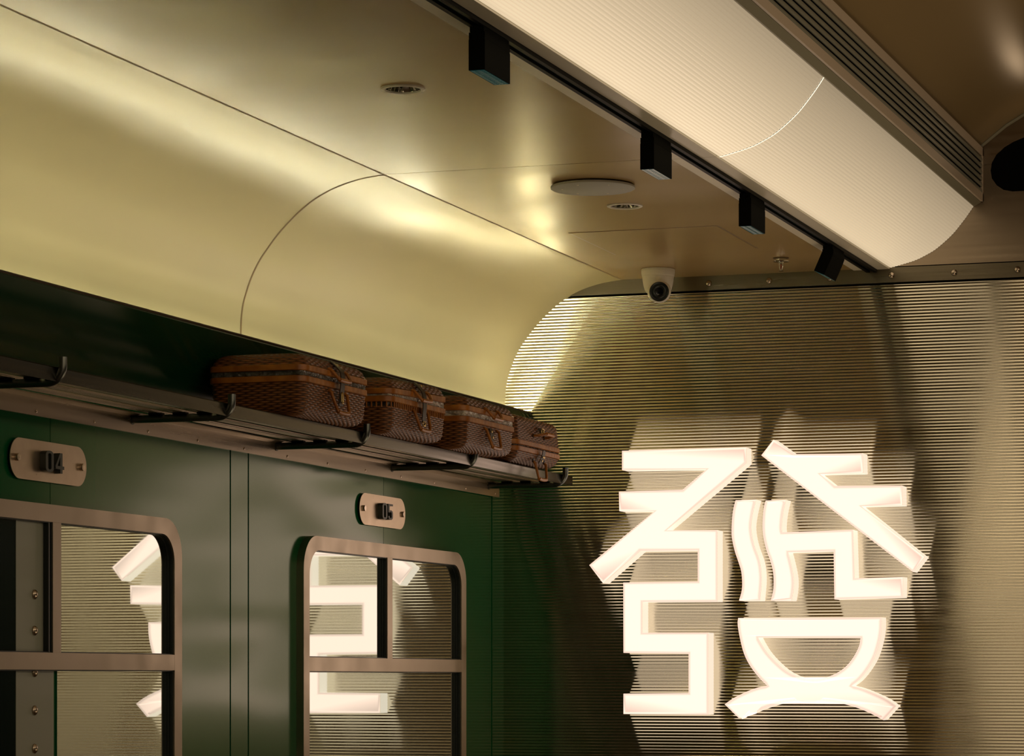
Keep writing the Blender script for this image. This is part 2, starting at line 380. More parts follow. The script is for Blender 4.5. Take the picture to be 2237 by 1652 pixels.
# ------------------------------------------------------------------ windows
def make_window(idx, yc, mirror_from=None):
    w = empty('window_%d' % idx, (0, yc, .85), kind='structure')
    h = .7395; z0, z1 = .85, 1.934
    def rel(o): o.parent = w; o.matrix_parent_inverse = Matrix.Translation((0, -yc, -.85)); return o
    mb = MB()
    mb.plate([rrect(yc - h, yc + h, z0, z1, .105, 12), rrect(yc - h + .047, yc + h - .048, z0 + .045, z1 - .0435, .078, 12)], onwall, .024, .0)
    rel(mb.build('frame', M['frame'], smooth=40))
    mb = MB(); mb.box(.002, .0225, yc - .026, yc + .020, 1.562, z1 - .043, .0008); rel(mb.build('mullion', M['frame']))
    mb = MB(); mb.box(.002, .0238, yc - h + .046, yc + h - .047, 1.521, 1.564, .0008); rel(mb.build('transom', M['frame']))
    for (a, b, c, d, cs) in ((yc - h + .047, yc - .026, 1.564, z1 - .0435, (0, 0, 0, 1)), (yc + .020, yc + h - .048, 1.564, z1 - .0435, (0, 0, 1, 0)), (yc - h + .047, yc + h - .048, z0 + .045, 1.521, (1, 1, 0, 0))):
        e = .0015; mb = MB()
        mb.plate([rrect(a - e, b + e, c - e, d + e, .078, 10, cs), rrect(a + .002, b - .004, c + .002, d - .002, .075, 10, cs)], onwall, .0195, .0045)
        mb.plate([rrect(a - e, b + e, c - e, d + e, .078, 10, cs), rrect(a + .004, b - .007, c + .003, d - .003, .073, 10, cs)], onwall, .0105, .0045)
        rel(mb.build('gasket', M['gasket'], smooth=40))
    ys = yc - h + .03 if mirror_from is None else mirror_from
    mb = MB(); mb.plate([rrect(ys if mirror_from else yc - h + .03, yc + h - .03, z0 + .03, 1.54, .07, 8, (1, 1, 0, 0))], onwall, .004, .001); rel(mb.build('pane', M['mirror'], smooth=0))
    mb = MB(); mb.plate([rrect(yc - .005, yc + h - .03, 1.541, z1 - .03, .085, 8, (0, 0, 1, 0))], onwall, .004, .001); rel(mb.build('pane', M['mirror'], smooth=0))
    if mirror_from is None:
        mb = MB(); mb.plate([rrect(yc - h + .03, yc - .006, 1.541, z1 - .03, .085, 8, (0, 0, 0, 1))], onwall, .004, .001); rel(mb.build('pane', M['mirror'], smooth=0))
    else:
        # the near half of this window is dark glass with a riveted grey post built in place of a reflection
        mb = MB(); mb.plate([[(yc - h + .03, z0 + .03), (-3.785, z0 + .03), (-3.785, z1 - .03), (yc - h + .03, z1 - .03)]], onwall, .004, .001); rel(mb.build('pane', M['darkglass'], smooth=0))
        mb = MB(); mb.plate([[(-3.785, z0 + .03), (-3.585, z0 + .03), (-3.585, 1.541), (-3.601, 1.541), (-3.601, z1 - .03), (-3.785, z1 - .03)]], onwall, .0055, .001); rel(mb.build('mirrored_post', M['mirrored_post'], smooth=0))
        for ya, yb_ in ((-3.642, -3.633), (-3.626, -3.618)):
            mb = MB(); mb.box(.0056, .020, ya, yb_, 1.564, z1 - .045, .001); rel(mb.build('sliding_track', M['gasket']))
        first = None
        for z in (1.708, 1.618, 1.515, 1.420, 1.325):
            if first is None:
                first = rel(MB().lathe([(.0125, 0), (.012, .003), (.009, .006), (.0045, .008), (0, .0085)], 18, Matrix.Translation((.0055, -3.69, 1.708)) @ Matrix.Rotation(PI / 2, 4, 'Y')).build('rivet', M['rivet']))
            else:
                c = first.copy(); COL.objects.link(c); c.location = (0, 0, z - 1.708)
    return w
make_window(2, -1.2455)
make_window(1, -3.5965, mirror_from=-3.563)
make_window(4, -5.9475)

# ------------------------------------------------------------------ illuminated character sign
L_left = [(0.4631, 2.3115), (0.9178, 2.3128), (0.9185, 2.2574), (0.6261, 2.025), (0.8136, 2.0228), (0.8136, 1.7709), (0.5384, 1.7711), (0.5384, 1.6617), (0.7803, 1.6612), (0.7803, 1.3709), (0.4685, 1.3723), (0.4685, 1.4448), (0.7087, 1.4471), (0.7087, 1.5871), (0.4685, 1.5903), (0.4678, 1.8415), (0.7422, 1.842), (0.7422, 1.9527), (0.5296, 1.9529), (0.3922, 1.8397), (0.3409, 1.905), (0.5836, 2.094), (0.4529, 2.0963), (0.4515, 2.1661), (0.6866, 2.168), (0.7749, 2.2393), (0.4631, 2.2423)]
L_right = [(1.0168, 2.3374), (0.9727, 2.2832), (1.5113, 1.8671), (1.5515, 1.9191), (1.329, 2.0981), (1.4743, 2.0986), (1.473, 2.167), (1.2357, 2.1706), (1.1824, 2.2132), (1.3361, 2.213), (1.3348, 2.2817), (1.0897, 2.285)]
L_wave = [(0.8801, 2.1275), (0.9542, 2.128), (0.943, 2.0832), (0.9363, 2.0382), (0.9397, 1.9996), (0.9496, 1.9608), (0.9661, 1.9156), (0.9727, 1.8769), (0.974, 1.8384), (0.968, 1.7722), (0.892, 1.7728), (0.9019, 1.8069), (0.9039, 1.8391), (0.9, 1.8778), (0.89, 1.9101), (0.8767, 1.9489), (0.8668, 1.9942), (0.8655, 2.0265), (0.8681, 2.0716), (0.8734, 2.1037)]
L_h = [(0.9891, 2.1241), (1.0615, 2.1253), (1.0516, 2.0813), (1.0464, 2.0365), (1.0477, 2.0114), (1.3005, 2.0165), (1.3057, 1.8477), (1.4762, 1.8504), (1.4749, 1.7795), (1.2344, 1.7751), (1.2318, 1.9435), (1.0693, 1.9412), (1.0779, 1.9078), (1.0864, 1.8693), (1.0897, 1.8372), (1.0877, 1.8052), (1.0818, 1.7713), (1.0069, 1.7719), (1.0155, 1.8058), (1.0175, 1.8379), (1.0148, 1.8765), (1.0043, 1.9151), (0.9924, 1.9474), (0.9812, 1.9925), (0.9773, 2.0311), (0.9793, 2.0761), (0.9845, 2.1114)]
L_bowl = [(0.8893, 1.7123), (1.4011, 1.7109), (1.4005, 1.669), (1.3928, 1.6246), (1.3767, 1.5739), (1.3509, 1.5295), (1.3219, 1.4945), (1.2947, 1.4735), (1.3316, 1.464), (1.3831, 1.4437), (1.4217, 1.4248), (1.4518, 1.4039), (1.4069, 1.3543), (1.3703, 1.3738), (1.3186, 1.3959), (1.2604, 1.4116), (1.2085, 1.4185), (1.1433, 1.4209), (1.0779, 1.4182), (1.0254, 1.4078), (0.9661, 1.3884), (0.9264, 1.3721), (0.8913, 1.3597), (0.8402, 1.4079), (0.8734, 1.43), (0.9198, 1.4526), (0.9595, 1.4668), (0.9944, 1.4732), (0.9661, 1.5009), (0.933, 1.5427), (0.9099, 1.5878), (0.8946, 1.6459), (0.8874, 1.691)]
L_hole = [(0.9608, 1.643), (1.327, 1.6408), (1.3219, 1.6122), (1.3025, 1.5741), (1.2734, 1.5391), (1.2344, 1.5136), (1.1889, 1.4989), (1.1563, 1.4964), (1.1106, 1.5028), (1.0648, 1.5233), (1.0254, 1.5554), (0.9924, 1.5908), (0.9713, 1.623)]
def round_loop(lp, sharp=25):
    """Catmull-Rom through the gently turning stretches, corners kept"""
    n = len(lp); out = []
    def turn(i):
        a = Vector(lp[i]) - Vector(lp[i - 1]); b = Vector(lp[(i + 1) % n]) - Vector(lp[i])
        return abs(math.degrees(a.angle(b)))
    T = [turn(i) for i in range(n)]
    for i in range(n):
        p1, p2 = lp[i], lp[(i + 1) % n]
        out.append(p1)
        s1, s2 = T[i] > sharp, T[(i + 1) % n] > sharp
        d = (Vector(p2) - Vector(p1)).length
        if (s1 and s2) or d > .12: continue
        p0 = lp[i - 1] if not s1 else (2 * p1[0] - p2[0], 2 * p1[1] - p2[1])
        p3 = lp[(i + 2) % n] if not s2 else (2 * p2[0] - p1[0], 2 * p2[1] - p1[1])
        for j in (1, 2, 3):
            t = j / 4
            out.append(tuple(.5 * (2 * b + (c - a) * t + (2 * a - 5 * b + 4 * c - e) * t * t + (3 * b - a - 3 * c + e) * t ** 3) for a, b, c, e in zip(p0, p1, p2, p3)))
    return out
sign = empty('illuminated_sign', (.95, 0, 1.355), 'glowing white stylised Chinese character sign with a noodle bowl shape on the corrugated wall', 'sign')
YF = -.078
def sign_piece(name, loops, label):
    loops = [round_loop(l) for l in loops]
    # side returns
    mb = MB(); k = 0
    for lp in loops:
        n = len(lp)
        vs = [(u, YF, v) for u, v in lp] + [(u, -.003, v) for u, v in lp]
        mb.add(vs, [(i, (i + 1) % n, n + (i + 1) % n, n + i) for i in range(n)])
    body = mb.build(name, M['side'], smooth=30); body.parent = sign; body.matrix_parent_inverse = Matrix.Translation((-.95, 0, -1.355))
    body['label'] = label
    # front face: thin dim rim line, then brightening towards the middle of the stroke
    bm = bmesh.new()
    flat = [p for lp in loops for p in lp]
    vs = [bm.verts.new((u, YF - .003, v)) for u, v in flat]
    for t in tessellate_polygon([[Vector((u, v, 0)) for u, v in lp] for lp in loops]):
        try: bm.faces.new([vs[i] for i in t])
        except ValueError: pass
    bmesh.ops.recalc_face_normals(bm, faces=bm.faces[:])
    glow = {}
    for v in bm.verts: glow[v] = .50
    faces = bm.faces[:]
    for th, val in ((.0020, .60), (.0008, .965), (.010, .985)):
        old = set(bm.verts)
        bmesh.ops.inset_region(bm, faces=faces, thickness=th, use_even_offset=False, use_boundary=True)
        for v in bm.verts:
            if v not in old: glow[v] = val
    bm.verts.index_update()
    def dimmer(c):       # the right foot of the bowl lies furthest from the lamps inside
        return 1 - .22 * max(0, min(1, (c.x - 1.33) / .10)) if c.z < 1.468 else 1
    vals = [glow.get(v, 1.0) * dimmer(v.co) for v in bm.verts]
    # short lip from the face back to the side return
    me = bpy.data.meshes.new('acrylic_face'); bm.to_mesh(me); bm.free(); me.materials.append(M['face'])
    o = bpy.data.objects.new('acrylic_face', me); COL.objects.link(o)
    set_glow(o, vals)
    o.parent = body
    return body
sign_piece('character_stroke', [L_left], 'tall left-hand glowing stroke')
sign_piece('character_stroke', [L_right], 'glowing roof-like upper right stroke')
sign_piece('character_stroke', [L_wave], 'narrow wavy glowing stroke')
sign_piece('character_stroke', [L_h], 'glowing stroke stepping down to the right')
sign_piece('character_stroke', [L_bowl, L_hole], 'glowing bowl-shaped stroke on two feet')

# ------------------------------------------------------------------ ceiling light, grille, track
darc = smooth_prof([(1.4155, 2.934), (1.444, 2.940), (1.504, 2.956), (1.545, 2.974), (1.581, 2.995), (1.632, 3.038), (1.670, 3.082), (1.694, 3.114), (1.708, 3.135)], 14)
NR = 36
rp, rl = resample(darc, NR * 8)
reed = []; rglow = []
for i, (x, z) in enumerate(rp):
    a = rp[max(i - 1, 0)]; b = rp[min(i + 1, len(rp) - 1)]
    tx, tz = b[0] - a[0], b[1] - a[1]; l = math.hypot(tx, tz)
    ph = (i % 8) / 8
    k = .0016 * abs(math.sin(PI * i / 8))
    reed.append((x + tz / l * k, z - tx / l * k))
    t = i / (NR * 8)
    rglow.append((1.16 - .68 * t ** 1.2 if t > .06 else .98 + 2.6 * t) * (.90 + .12 * abs(math.sin(PI * i / 8))))
lamp = empty('ceiling_light', (1.56, -3, 2.934), 'long curved reeded ceiling light glowing warm white beside the black track', 'ceiling light')
Minv = Matrix.Translation((-1.56, 3, -2.934))
for y0, y1, ty in ((-2.369, -.006, 0), (YB + .02, -2.376, 0)):
    ys = [y0, y0 + .02, (y0 + y1) / 2, y1 - .02, y1]
    mb = MB(); n = len(reed); vs = []; gl = []
    for q, y in enumerate(ys):
        vs += [(x, y, z) for x, z in reed]
        gl += [g * (1.15 if y0 < -3 else 1.0) for g in rglow]
    fs = [(q * n + i, q * n + i + 1, (q + 1) * n + i + 1, (q + 1) * n + i) for q in range(len(ys) - 1) for i in range(n - 1)]
    mb.add(vs, fs); o = mb.build('diffuser', M['diff'], smooth=50, fix=False); set_glow(o, gl)
    o.parent = lamp; o.matrix_parent_inverse = Minv
mb = MB(); mb.extrude_y([(x + .0012, z - .0016) for x, z in rp[::8]], -2.376, -2.3685, closed=False)
o = mb.build('joint_strip', M['joint'], fix=False); o.parent = lamp; o.matrix_parent_inverse = Minv

gr = empty('air_grille', (1.733, -3, 3.146), 'long linear air grille with dark horizontal slats above the curved light', 'air grille')
Ginv = Matrix.Translation((-1.733, 3, -3.146))
y0, y1 = -7.0, -.006
mb = MB()
mb.box(1.7335, 1.742, y0, y1, 3.147, 3.176, .001); mb.box(1.7335, 1.742, y0, y1, 3.303, 3.333, .001)
mb.box(1.7335, 1.742, y1 - .012, y1, 3.147, 3.333, .001); mb.box(1.7335, 1.742, y0, y0 + .012, 3.147, 3.333, .001)
o = mb.build('frame', M['grille']); o.parent = gr; o.matrix_parent_inverse = Ginv
mb = MB(); mb.box(1.7332, 1.7338, y0 + .005, y1 - .005, 3.17, 3.31)
o = mb.build('duct_opening', M['black']); o.parent = gr; o.matrix_parent_inverse = Ginv
first = None
for k in range(6):
    if first is None:
        mb = MB(); zc = 3.1835
        prof = [(1.7342, zc + .009), (1.7375, zc + .0075), (1.7410, zc + .002), (1.7415, zc - .004), (1.7398, zc - .0085), (1.7372, zc - .009), (1.7355, zc - .003)]
        mb.extrude_y(prof, y0 + .01, y1 - .012)
        first = mb.build('slat', M['slat'], smooth=50); first.parent = gr; first.matrix_parent_inverse = Ginv
    else:
        c = first.copy(); COL.objects.link(c); c.location = (0, 0, .0218 * k)

tr = empty('track_rail', (1.351, -3, 2.932), 'straight black lighting track running along the ceiling beside the curved light', 'track rail')
mb = MB()
mb.extrude_y([(-.0185, .012), (-.0185, -.013), (-.007, -.013), (-.007, -.004), (.007, -.004), (.007, -.013), (.0185, -.013), (.0185, .012)], -7.0, 2.997)
mb.build('channel', M['trackblk'], tr, smooth=0)
mb = MB(); mb.box(-.0055, -.0045, -7.0, 2.99, -.0062, -.005); mb.build('conductor', mat('track_copper', (.10, .25, .22), .3, metal=1), tr)

def spotlight(yc, tilt, label, first=None):
    if first is None:
        t = empty('track_spotlight', (1.351, yc, 2.919))
        mb = MB(); mb.box(-.0165, .0165, -.086, .086, -.012, .002, .001)
        mb.build('track_adapter', M['spot'], t)
        mb = MB()
        mb.extrude_y([(-.0185, -.0125)] + [(-.0185, -.024)] + [(.0185 * math.cos(math.radians(a)), -.024 + .0185 * math.sin(math.radians(a))) for a in range(195, 360, 15)] + [(.0185, -.024), (.0185, -.0125)], -.0852, .0852)
        mb.build('knuckle', M['spot'], t, smooth=40)
        mb = MB(); mb.extrude_y([(.0187, -.006), (.0187, -.0715), (-.0187, -.0715), (-.0187, -.006)] + [(-.0187 * math.cos(math.radians(a)), -.006 + .0187 * math.sin(math.radians(a))) for a in range(30, 180, 30)], -.0862, .0862)
        h = mb.build('head', M['spot'], t, smooth=40); h.location = (0, 0, -.0235)   # hinge axis
        mb = MB()
        mb.box(-.0165, .0165, -.084, .084, -.0722, -.0716)
        for r in range(2):
            for c in range(12):
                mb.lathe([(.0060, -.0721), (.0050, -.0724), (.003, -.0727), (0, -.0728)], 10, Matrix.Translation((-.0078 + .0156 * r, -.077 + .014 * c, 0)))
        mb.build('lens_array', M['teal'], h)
    else:
        t = copy_tree(first); t.location = (1.351, yc, 2.919)
    for ch in t.children:
        if ch.name.startswith('head'): ch.rotation_euler = (0, math.radians(tilt), 0)
    return tag(t, label, 'spotlight', 'black spotlights on the ceiling track')
s0 = spotlight(-4.130, 0, 'largest and nearest black track spotlight, hanging near the top edge of the photo')
spotlight(-2.780, 0, 'black track spotlight hanging straight down above the round ceiling speaker', s0)
spotlight(-1.738, 0, 'black track spotlight hanging straight down beside the square ceiling hatch', s0)
spotlight(-.625, 24, 'tilted black track spotlight beside the fire sprinkler at the end of the track', s0)

# ------------------------------------------------------------------ ceiling fittings
FLIP = Matrix.Rotation(PI, 4, 'X')
def downlight(x, y, label, first=None):
    if first is None:
        t = empty('downlight', (x, y, 2.932))
        MB().lathe([(.0425, .006), (.0430, -.002), (.0445, -.0045), (.050, -.005), (.0538, -.0035), (.0545, .0)], 56).build('ring', M['white'], t)
        MB().lathe([(.0424, -.001), (.0400, .014), (.035, .030), (.027, .043), (.014, .050), (.0, .0515)], 56).build('reflector', add_noise(mat('faceted_reflector', (.7, .68, .62), .05, metal=1), (35, 90, 10), 1, bump=1.0, dist=.02), t)
    else:
        t = copy_tree(first); t.location = (x, y, 2.932)
    return tag(t, label, 'downlight', 'recessed ceiling downlights')
d0 = downlight(.932, -3.556, 'round recessed downlight in the near ceiling panel left of the largest spotlight')
downlight(.931, -1.640, 'round recessed downlight just behind the grey ceiling speaker', d0)

t = empty('ceiling_speaker', (.950, -2.035, 2.932), 'flat round grey ceiling speaker hanging just below the cream ceiling', 'ceiling speaker')
MB().lathe([(.108, 0), (.108, -.0065), (0, -.0065)], 64).build('mount', M['black'], t)
MB().lathe([(0, -.004), (.1205, -.004), (.1225, -.0055), (.1225, -.0105), (.1195, -.0125), (0, -.0128)], 72).build('cover', M['grey_disc'], t)
sc = None
for k in range(6):
    a = 2 * PI * k / 6 + .3
    mb = MB().lathe([(.0035, -.0127), (.0028, -.0136), (0, -.0138)], 10).build('screw', M['strip'], t) if sc is None else sc.copy()
    if sc is None: sc = mb
    else: COL.objects.link(mb)
    mb.location = (.088 * math.cos(a), .088 * math.sin(a), 0)

t = empty('access_hatch', (.848, -.893, 2.9318), 'flush square access hatch in the cream ceiling between speaker and camera', 'access hatch')
mb = MB(); mb.box(-.2435, .2435, -.2615, .2615, -.0012, .002, .0006); mb.build('panel', M['ceil'], t)
mb = MB(); mb.plate([rrect(-.2475, .2475, -.2655, .2655, .001, 1), rrect(-.2440, .2440, -.2620, .2620, .001, 1)], lambda u, v, d: Vector((u, v, d)), -.0004, .001)
mb.build('gap_line', M['seam'], t, smooth=0)

# security camera
t = empty('security_camera', (.640, -.235, 2.932), 'small white dome security camera hanging from the ceiling in front of the riveted band', 'camera')
Mc = Matrix.Identity(4)
MB().lathe([(0, 0), (.0575, 0), (.0592, -.002), (.0592, -.0062), (.0582, -.007)], 56).build('mounting_plate', M['white'], t)
MB().lathe([(.0575, -.0062), (.0590, -.0075), (.0588, -.014), (.0570, -.0245), (.0566, -.0255), (.0558, -.026), (.0555, -.028), (.0540, -.040), (.0515, -.056), (.0470, -.072), (.0420, -.081), (.036, -.085), (.0, -.085)], 56).build('housing', M['white'], t)
aim = (Vector((3.508, -10.426, 1.1)) - Vector((.640, -.235, 2.86))).normalized()
Q = aim.to_track_quat('Z', 'Y').to_matrix().to_4x4()
eye = Matrix.Translation(Vector((0.004, -.0, -.0765))) @ Q
prof = [(.0415 * math.sin(math.radians(a)), .0415 * math.cos(math.radians(a))) for a in range(180, 46, -8)] + [(.0300, .0335)]
e = MB().lathe(prof, 48, eye @ Matrix.Translation((0, 0, .024))).build('eyeball', M['white'], t)
e.location = (0, 0, 0)
MB().lathe([(.0318, .052), (.0318, .0615), (.0345, .0615), (.0345, .0535)], 48, eye).build('bezel', M['white'], t)
l = MB().lathe([(.0345, .0600), (.0340, .0640), (.0325, .0652), (.0300, .0645), (.0285, .0640), (.0215, .0640), (.0200, .0648), (.0185, .0640), (.0, .0640)], 48, eye).build('lens_window', M['lensring'], t)
MB().lathe([(.0148, .0641), (.0145, .0652), (.0120, .0652), (.0105, .0646), (.0, .0660)], 32, eye).build('lens', M['lens'], l)

# fire sprinkler
t = empty('fire_sprinkler', (1.114, -.375, 2.932), 'small chrome pendant fire sprinkler under the ceiling beside the tilted spotlight', 'sprinkler')
MB().lathe([(0, 0), (.026, 0), (.0275, -.001), (.026, -.002), (0, -.002)], 40).build('ceiling_ring', M['seam'], t)
MB().lathe([(0, -.001), (.0175, -.001), (.0178, -.010), (.0178, -.0105), (.0265, -.0105), (.0275, -.0118), (.0262, -.0130), (.010, -.0150), (.0085, -.0165), (0, -.0165)], 40).build('escutcheon', M['chrome'], t)
mb = MB(); mb.lathe([(.0, -.0150), (.0082, -.0155), (.0082, -.0190), (.006, -.0205), (0, -.0205)], 6)
mb.tube([(-.0055, 0, -.019), (-.0062, 0, -.028), (-.0035, 0, -.038), (0, 0, -.0415)], .0013, 8); mb.tube([(.0055, 0, -.019), (.0062, 0, -.028), (.0035, 0, -.038), (0, 0, -.0415)], .0013, 8)
mb.lathe([(0, -.0395), (.0024, -.040), (.0024, -.0445), (0, -.0448)], 12)
mb.build('frame_arms', M['chrome'], t)
MB().lathe([(0, -.0205), (.0014, -.021), (.0017, -.030), (.0012, -.0385), (0, -.039)], 12).build('glass_bulb', M['glass_red'], t)
mb = MB(); mb.lathe([(0, -.0440), (.005, -.0440), (.0052, -.0452), (0, -.0452)], 24)
for k in range(12):
    mb.box(.0045, .0092, -.0012, .0012, -.0452, -.0443, mat=Matrix.Rotation(2 * PI * k / 12, 4, 'Z'))
mb.build('deflector', M['chrome'], t)

# ------------------------------------------------------------------ number plates on the green wall
def wide(loops, cx, k):
    return [[(cx + (u - cx) * k, v) for u, v in lp] for lp in loops]
def ring0(cx, cy, w, h, s):
    w /= 2
    o = rrect(cx - w / 2, cx + w / 2, cy - h / 2, cy + h / 2, w / 2 * .98, 10)
    i = rrect(cx - w / 2 + s, cx + w / 2 - s, cy - h / 2 + s, cy + h / 2 - s, (w / 2 - s) * .98, 10)
    return wide([o, i], cx, 2)
def dig5(cx, cy, w, h, s):
    w /= 2
    l, r, b, t = cx - w / 2, cx + w / 2, cy - h / 2, cy + h / 2
    rr = w / 2
    yl = b + h * .62 - rr             # centre of the upper shoulder of the bowl
    out = [(l, t), (r, t), (r, t - s), (l + s, t - s), (l + s, b + h * .60)]
    out += arc(cx, yl, rr, 75, 0, 6)
    out += arc(cx, b + rr, rr, 0, -180, 12)
    out += [(l, b + h * .24), (l + s, b + h * .24)]
    out += list(reversed(arc(cx, b + rr, rr - s, 0, -180, 12)))[0:]
    out += arc(cx, yl, rr - s, 0, 180, 12)
    out += [(l + s, b + h * .47), (l, b + h * .47)]
    # drop the tail end used twice
    clean = []
    for p in out:
        if not clean or (abs(p[0] - clean[-1][0]) + abs(p[1] - clean[-1][1])) > 1e-5: clean.append(p)
    return wide([clean], cx, 2)
def dig4(cx, cy, w, h, s):
    w /= 2
    l, r, b, t = cx - w / 2, cx + w / 2, cy - h / 2, cy + h / 2
    st = r - w * .20
    return wide([[(st - s * 1.1, t), (st, t), (st, b + h * .36), (r, b + h * .36), (r, b + h * .20), (st, b + h * .20), (st, b), (st - s, b), (st - s, b + h * .20), (l, b + h * .20), (l, b + h * .36)],
            [(st - s, b + h * .36), (st - s, b + h * .80), (l + s * .9, b + h * .36)]], cx, 2)
def plate(yc, zc, digs, label):
    t = empty('number_plate', (0, yc, zc)); tag(t, label, 'number plate', 'seat number plates on the green wall')
    mb = MB(); mb.plate([rrect(-.207, .207, -.0505, .0505, .050, 14)], onwall, .0085, .0065); mb.build('plate', M['copper'], t, smooth=40)
    mb = MB(); mb.plate([rrect(-.203, .203, -.0465, .0465, .046, 14)], onwall, .0066, .0); mb.build('spacer', M['black'], t, smooth=40)
    for nm, loops in digs:
        mb = MB(); mb.plate(loops, onwall, .0255, .0080); o = mb.build('digit', M['digit'], t, smooth=40); o['label'] = nm
    sc = MB().lathe([(.0, .0085), (.0095, .0085), (.0095, .0150), (.0088, .0165), (0, .0167)], 24, Matrix.Rotation(PI / 2, 4, 'Y')).build('screw', M['screw'], t)
    sc.location = (0, -.1755, .001)
    c = sc.copy(); COL.objects.link(c); c.location = (0, .1755, -.001)
    return t
plate(-1.277, 2.0405, [('dark raised numeral 0', ring0(-.0255, -.001, .044, .053, .0064)), ('dark raised numeral 5', dig5(.0265, -.001, .042, .0515, .0060))], 'rounded coppery plate reading 05 above the far window')
plate(-3.615, 2.0410, [('dark raised numeral 0', ring0(-.0295, .0, .043, .0535, .0064)), ('dark raised numeral 4', dig4(.0255, -.001, .047, .051, .0062))], 'rounded coppery plate reading 04 above the near window')

# ------------------------------------------------------------------ luggage rack
rk = empty('luggage_rack', (0, -3, 2.153), 'long steel luggage rack on bent tube brackets along the green wall', 'luggage rack')
Rinv = Matrix.Translation((0, 3, -2.153))
def rkp(o): o.parent = rk; o.matrix_parent_inverse = Rinv; return o
RY0, RY1 = -8.0, -.09
mb = MB(); mb.extrude_y([(0.0, 2.153), (.0045, 2.153), (.0045, 2.1965), (.034, 2.2005), (.034, 2.2035), (0.0, 2.2005)], RY0, RY1)
rail = rkp(mb.build('wall_rail', M['rack'], smooth=0))
sc = None
y = RY1 - .045
while y > -4.6:
    if sc is None:
        sc = MB().lathe([(.0042, 0), (.0040, .0012), (.0022, .002), (0, .0021)], 14, Matrix.Translation((.0045, y, 2.164)) @ Matrix.Rotation(PI / 2, 4, 'Y')).build('screw', M['screw']); sc.parent = rail; ys0 = y
    else:
        c = sc.copy(); COL.objects.link(c); c.location = (0, y - ys0, 0)
    y -= .322
slat0 = None
for xc in (.075, .145, .215):
    if slat0 is None:
        mb = MB()
        for q in range(3):      # shallow ribs under the bar
            mb.box(xc - .018 + q * .0125, xc - .018 + q * .0125 + .010, RY0, RY1, 2.2020, 2.2050, .0006)
        mb.box(xc - .019, xc + .019, RY0, RY1, 2.2045, 2.2085, .001)
        slat0 = rkp(mb.build('slat', M['rack'])); x00 = xc
    else:
        c = slat0.copy(); COL.objects.link(c); c.location = (xc - x00, 0, 0)
mb = MB(); mb.extrude_y([(.2785, 2.1895), (.2810, 2.1890), (.2812, 2.2205), (.2830, 2.2222), (.2800, 2.2232), (.2780, 2.2222), (.2780, 2.2085), (.246, 2.2075), (.246, 2.2045), (.2780, 2.2050)], RY0, RY1)
rkp(mb.build('front_lip', M['lip'], smooth=25))
br0 = None
for yb in (-.2100, -1.183, -2.150, -3.130, -4.10, -5.07, -6.04):
    if br0 is None:
        pts = [(.002, yb, 2.188), (.10, yb, 2.188), (.243, yb, 2.188)] + [(.252 + .0405 * math.sin(math.radians(a)), yb, 2.188 + .0405 * (1 - math.cos(math.radians(a)))) for a in range(0, 91, 9)] + [(.2925, yb, 2.2465)]
        mb = MB().tube(pts, .0105, 20)
        br0 = rkp(mb.build('bracket', M['tube'], smooth=50)); yb0 = yb
        for xc in (.075, .145, .215):
            mb = MB(); mb.box(xc - .019, xc + .019, yb - .011, yb + .011, 2.1975, 2.2025, .001)
            mb.build('spacer_block', M['trackblk']).parent = br0
        mb = MB(); mb.lathe([(0, 0), (.014, 0), (.014, .002), (0.0, .002)], 24, Matrix.Translation((.0045, yb, 2.188)) @ Matrix.Rotation(PI / 2, 4, 'Y'))
        mb.build('wall_flange', M['tube']).parent = br0
    else:
        c = copy_tree(br0, rk); c.location = (0, yb - yb0, 0)

# ------------------------------------------------------------------ wicker picnic baskets
def sup_loop(hx, hy, r, n):
    """n points, evenly spaced, round a rounded rectangle with half sizes hx (x) and hy (y); returns points and outward normals"""
    segs = [('l', 2 * (hy - r)), ('a', PI / 2 * r), ('l', 2 * (hx - r)), ('a', PI / 2 * r)] * 2
    tot = sum(s for _, s in segs); out = []
    starts = [((hx, -(hy - r)), (0, 1)), ((hx - r, hy - r), 0), ((hx - r, hy), (-1, 0)), ((-(hx - r), hy - r), 90), ((-hx, hy - r), (0, -1)), ((-(hx - r), -(hy - r)), 180), ((-(hx - r), -hy), (1, 0)), ((hx - r, -(hy - r)), 270)]
    for i in range(n):
        s = tot * i / n; k = 0
        while s > segs[k][1]: s -= segs[k][1]; k += 1
        if segs[k][0] == 'l':
            (x, y), (dx, dy) = starts[k]; out.append(((x + dx * s, y + dy * s), (dy, -dx)))
        else:
            (cx, cy), a0 = starts[k]; a = math.radians(a0 + 90 * s / segs[k][1]); out.append(((cx + r * math.cos(a), cy + r * math.sin(a)), (math.cos(a), math.sin(a))))
    return out, tot
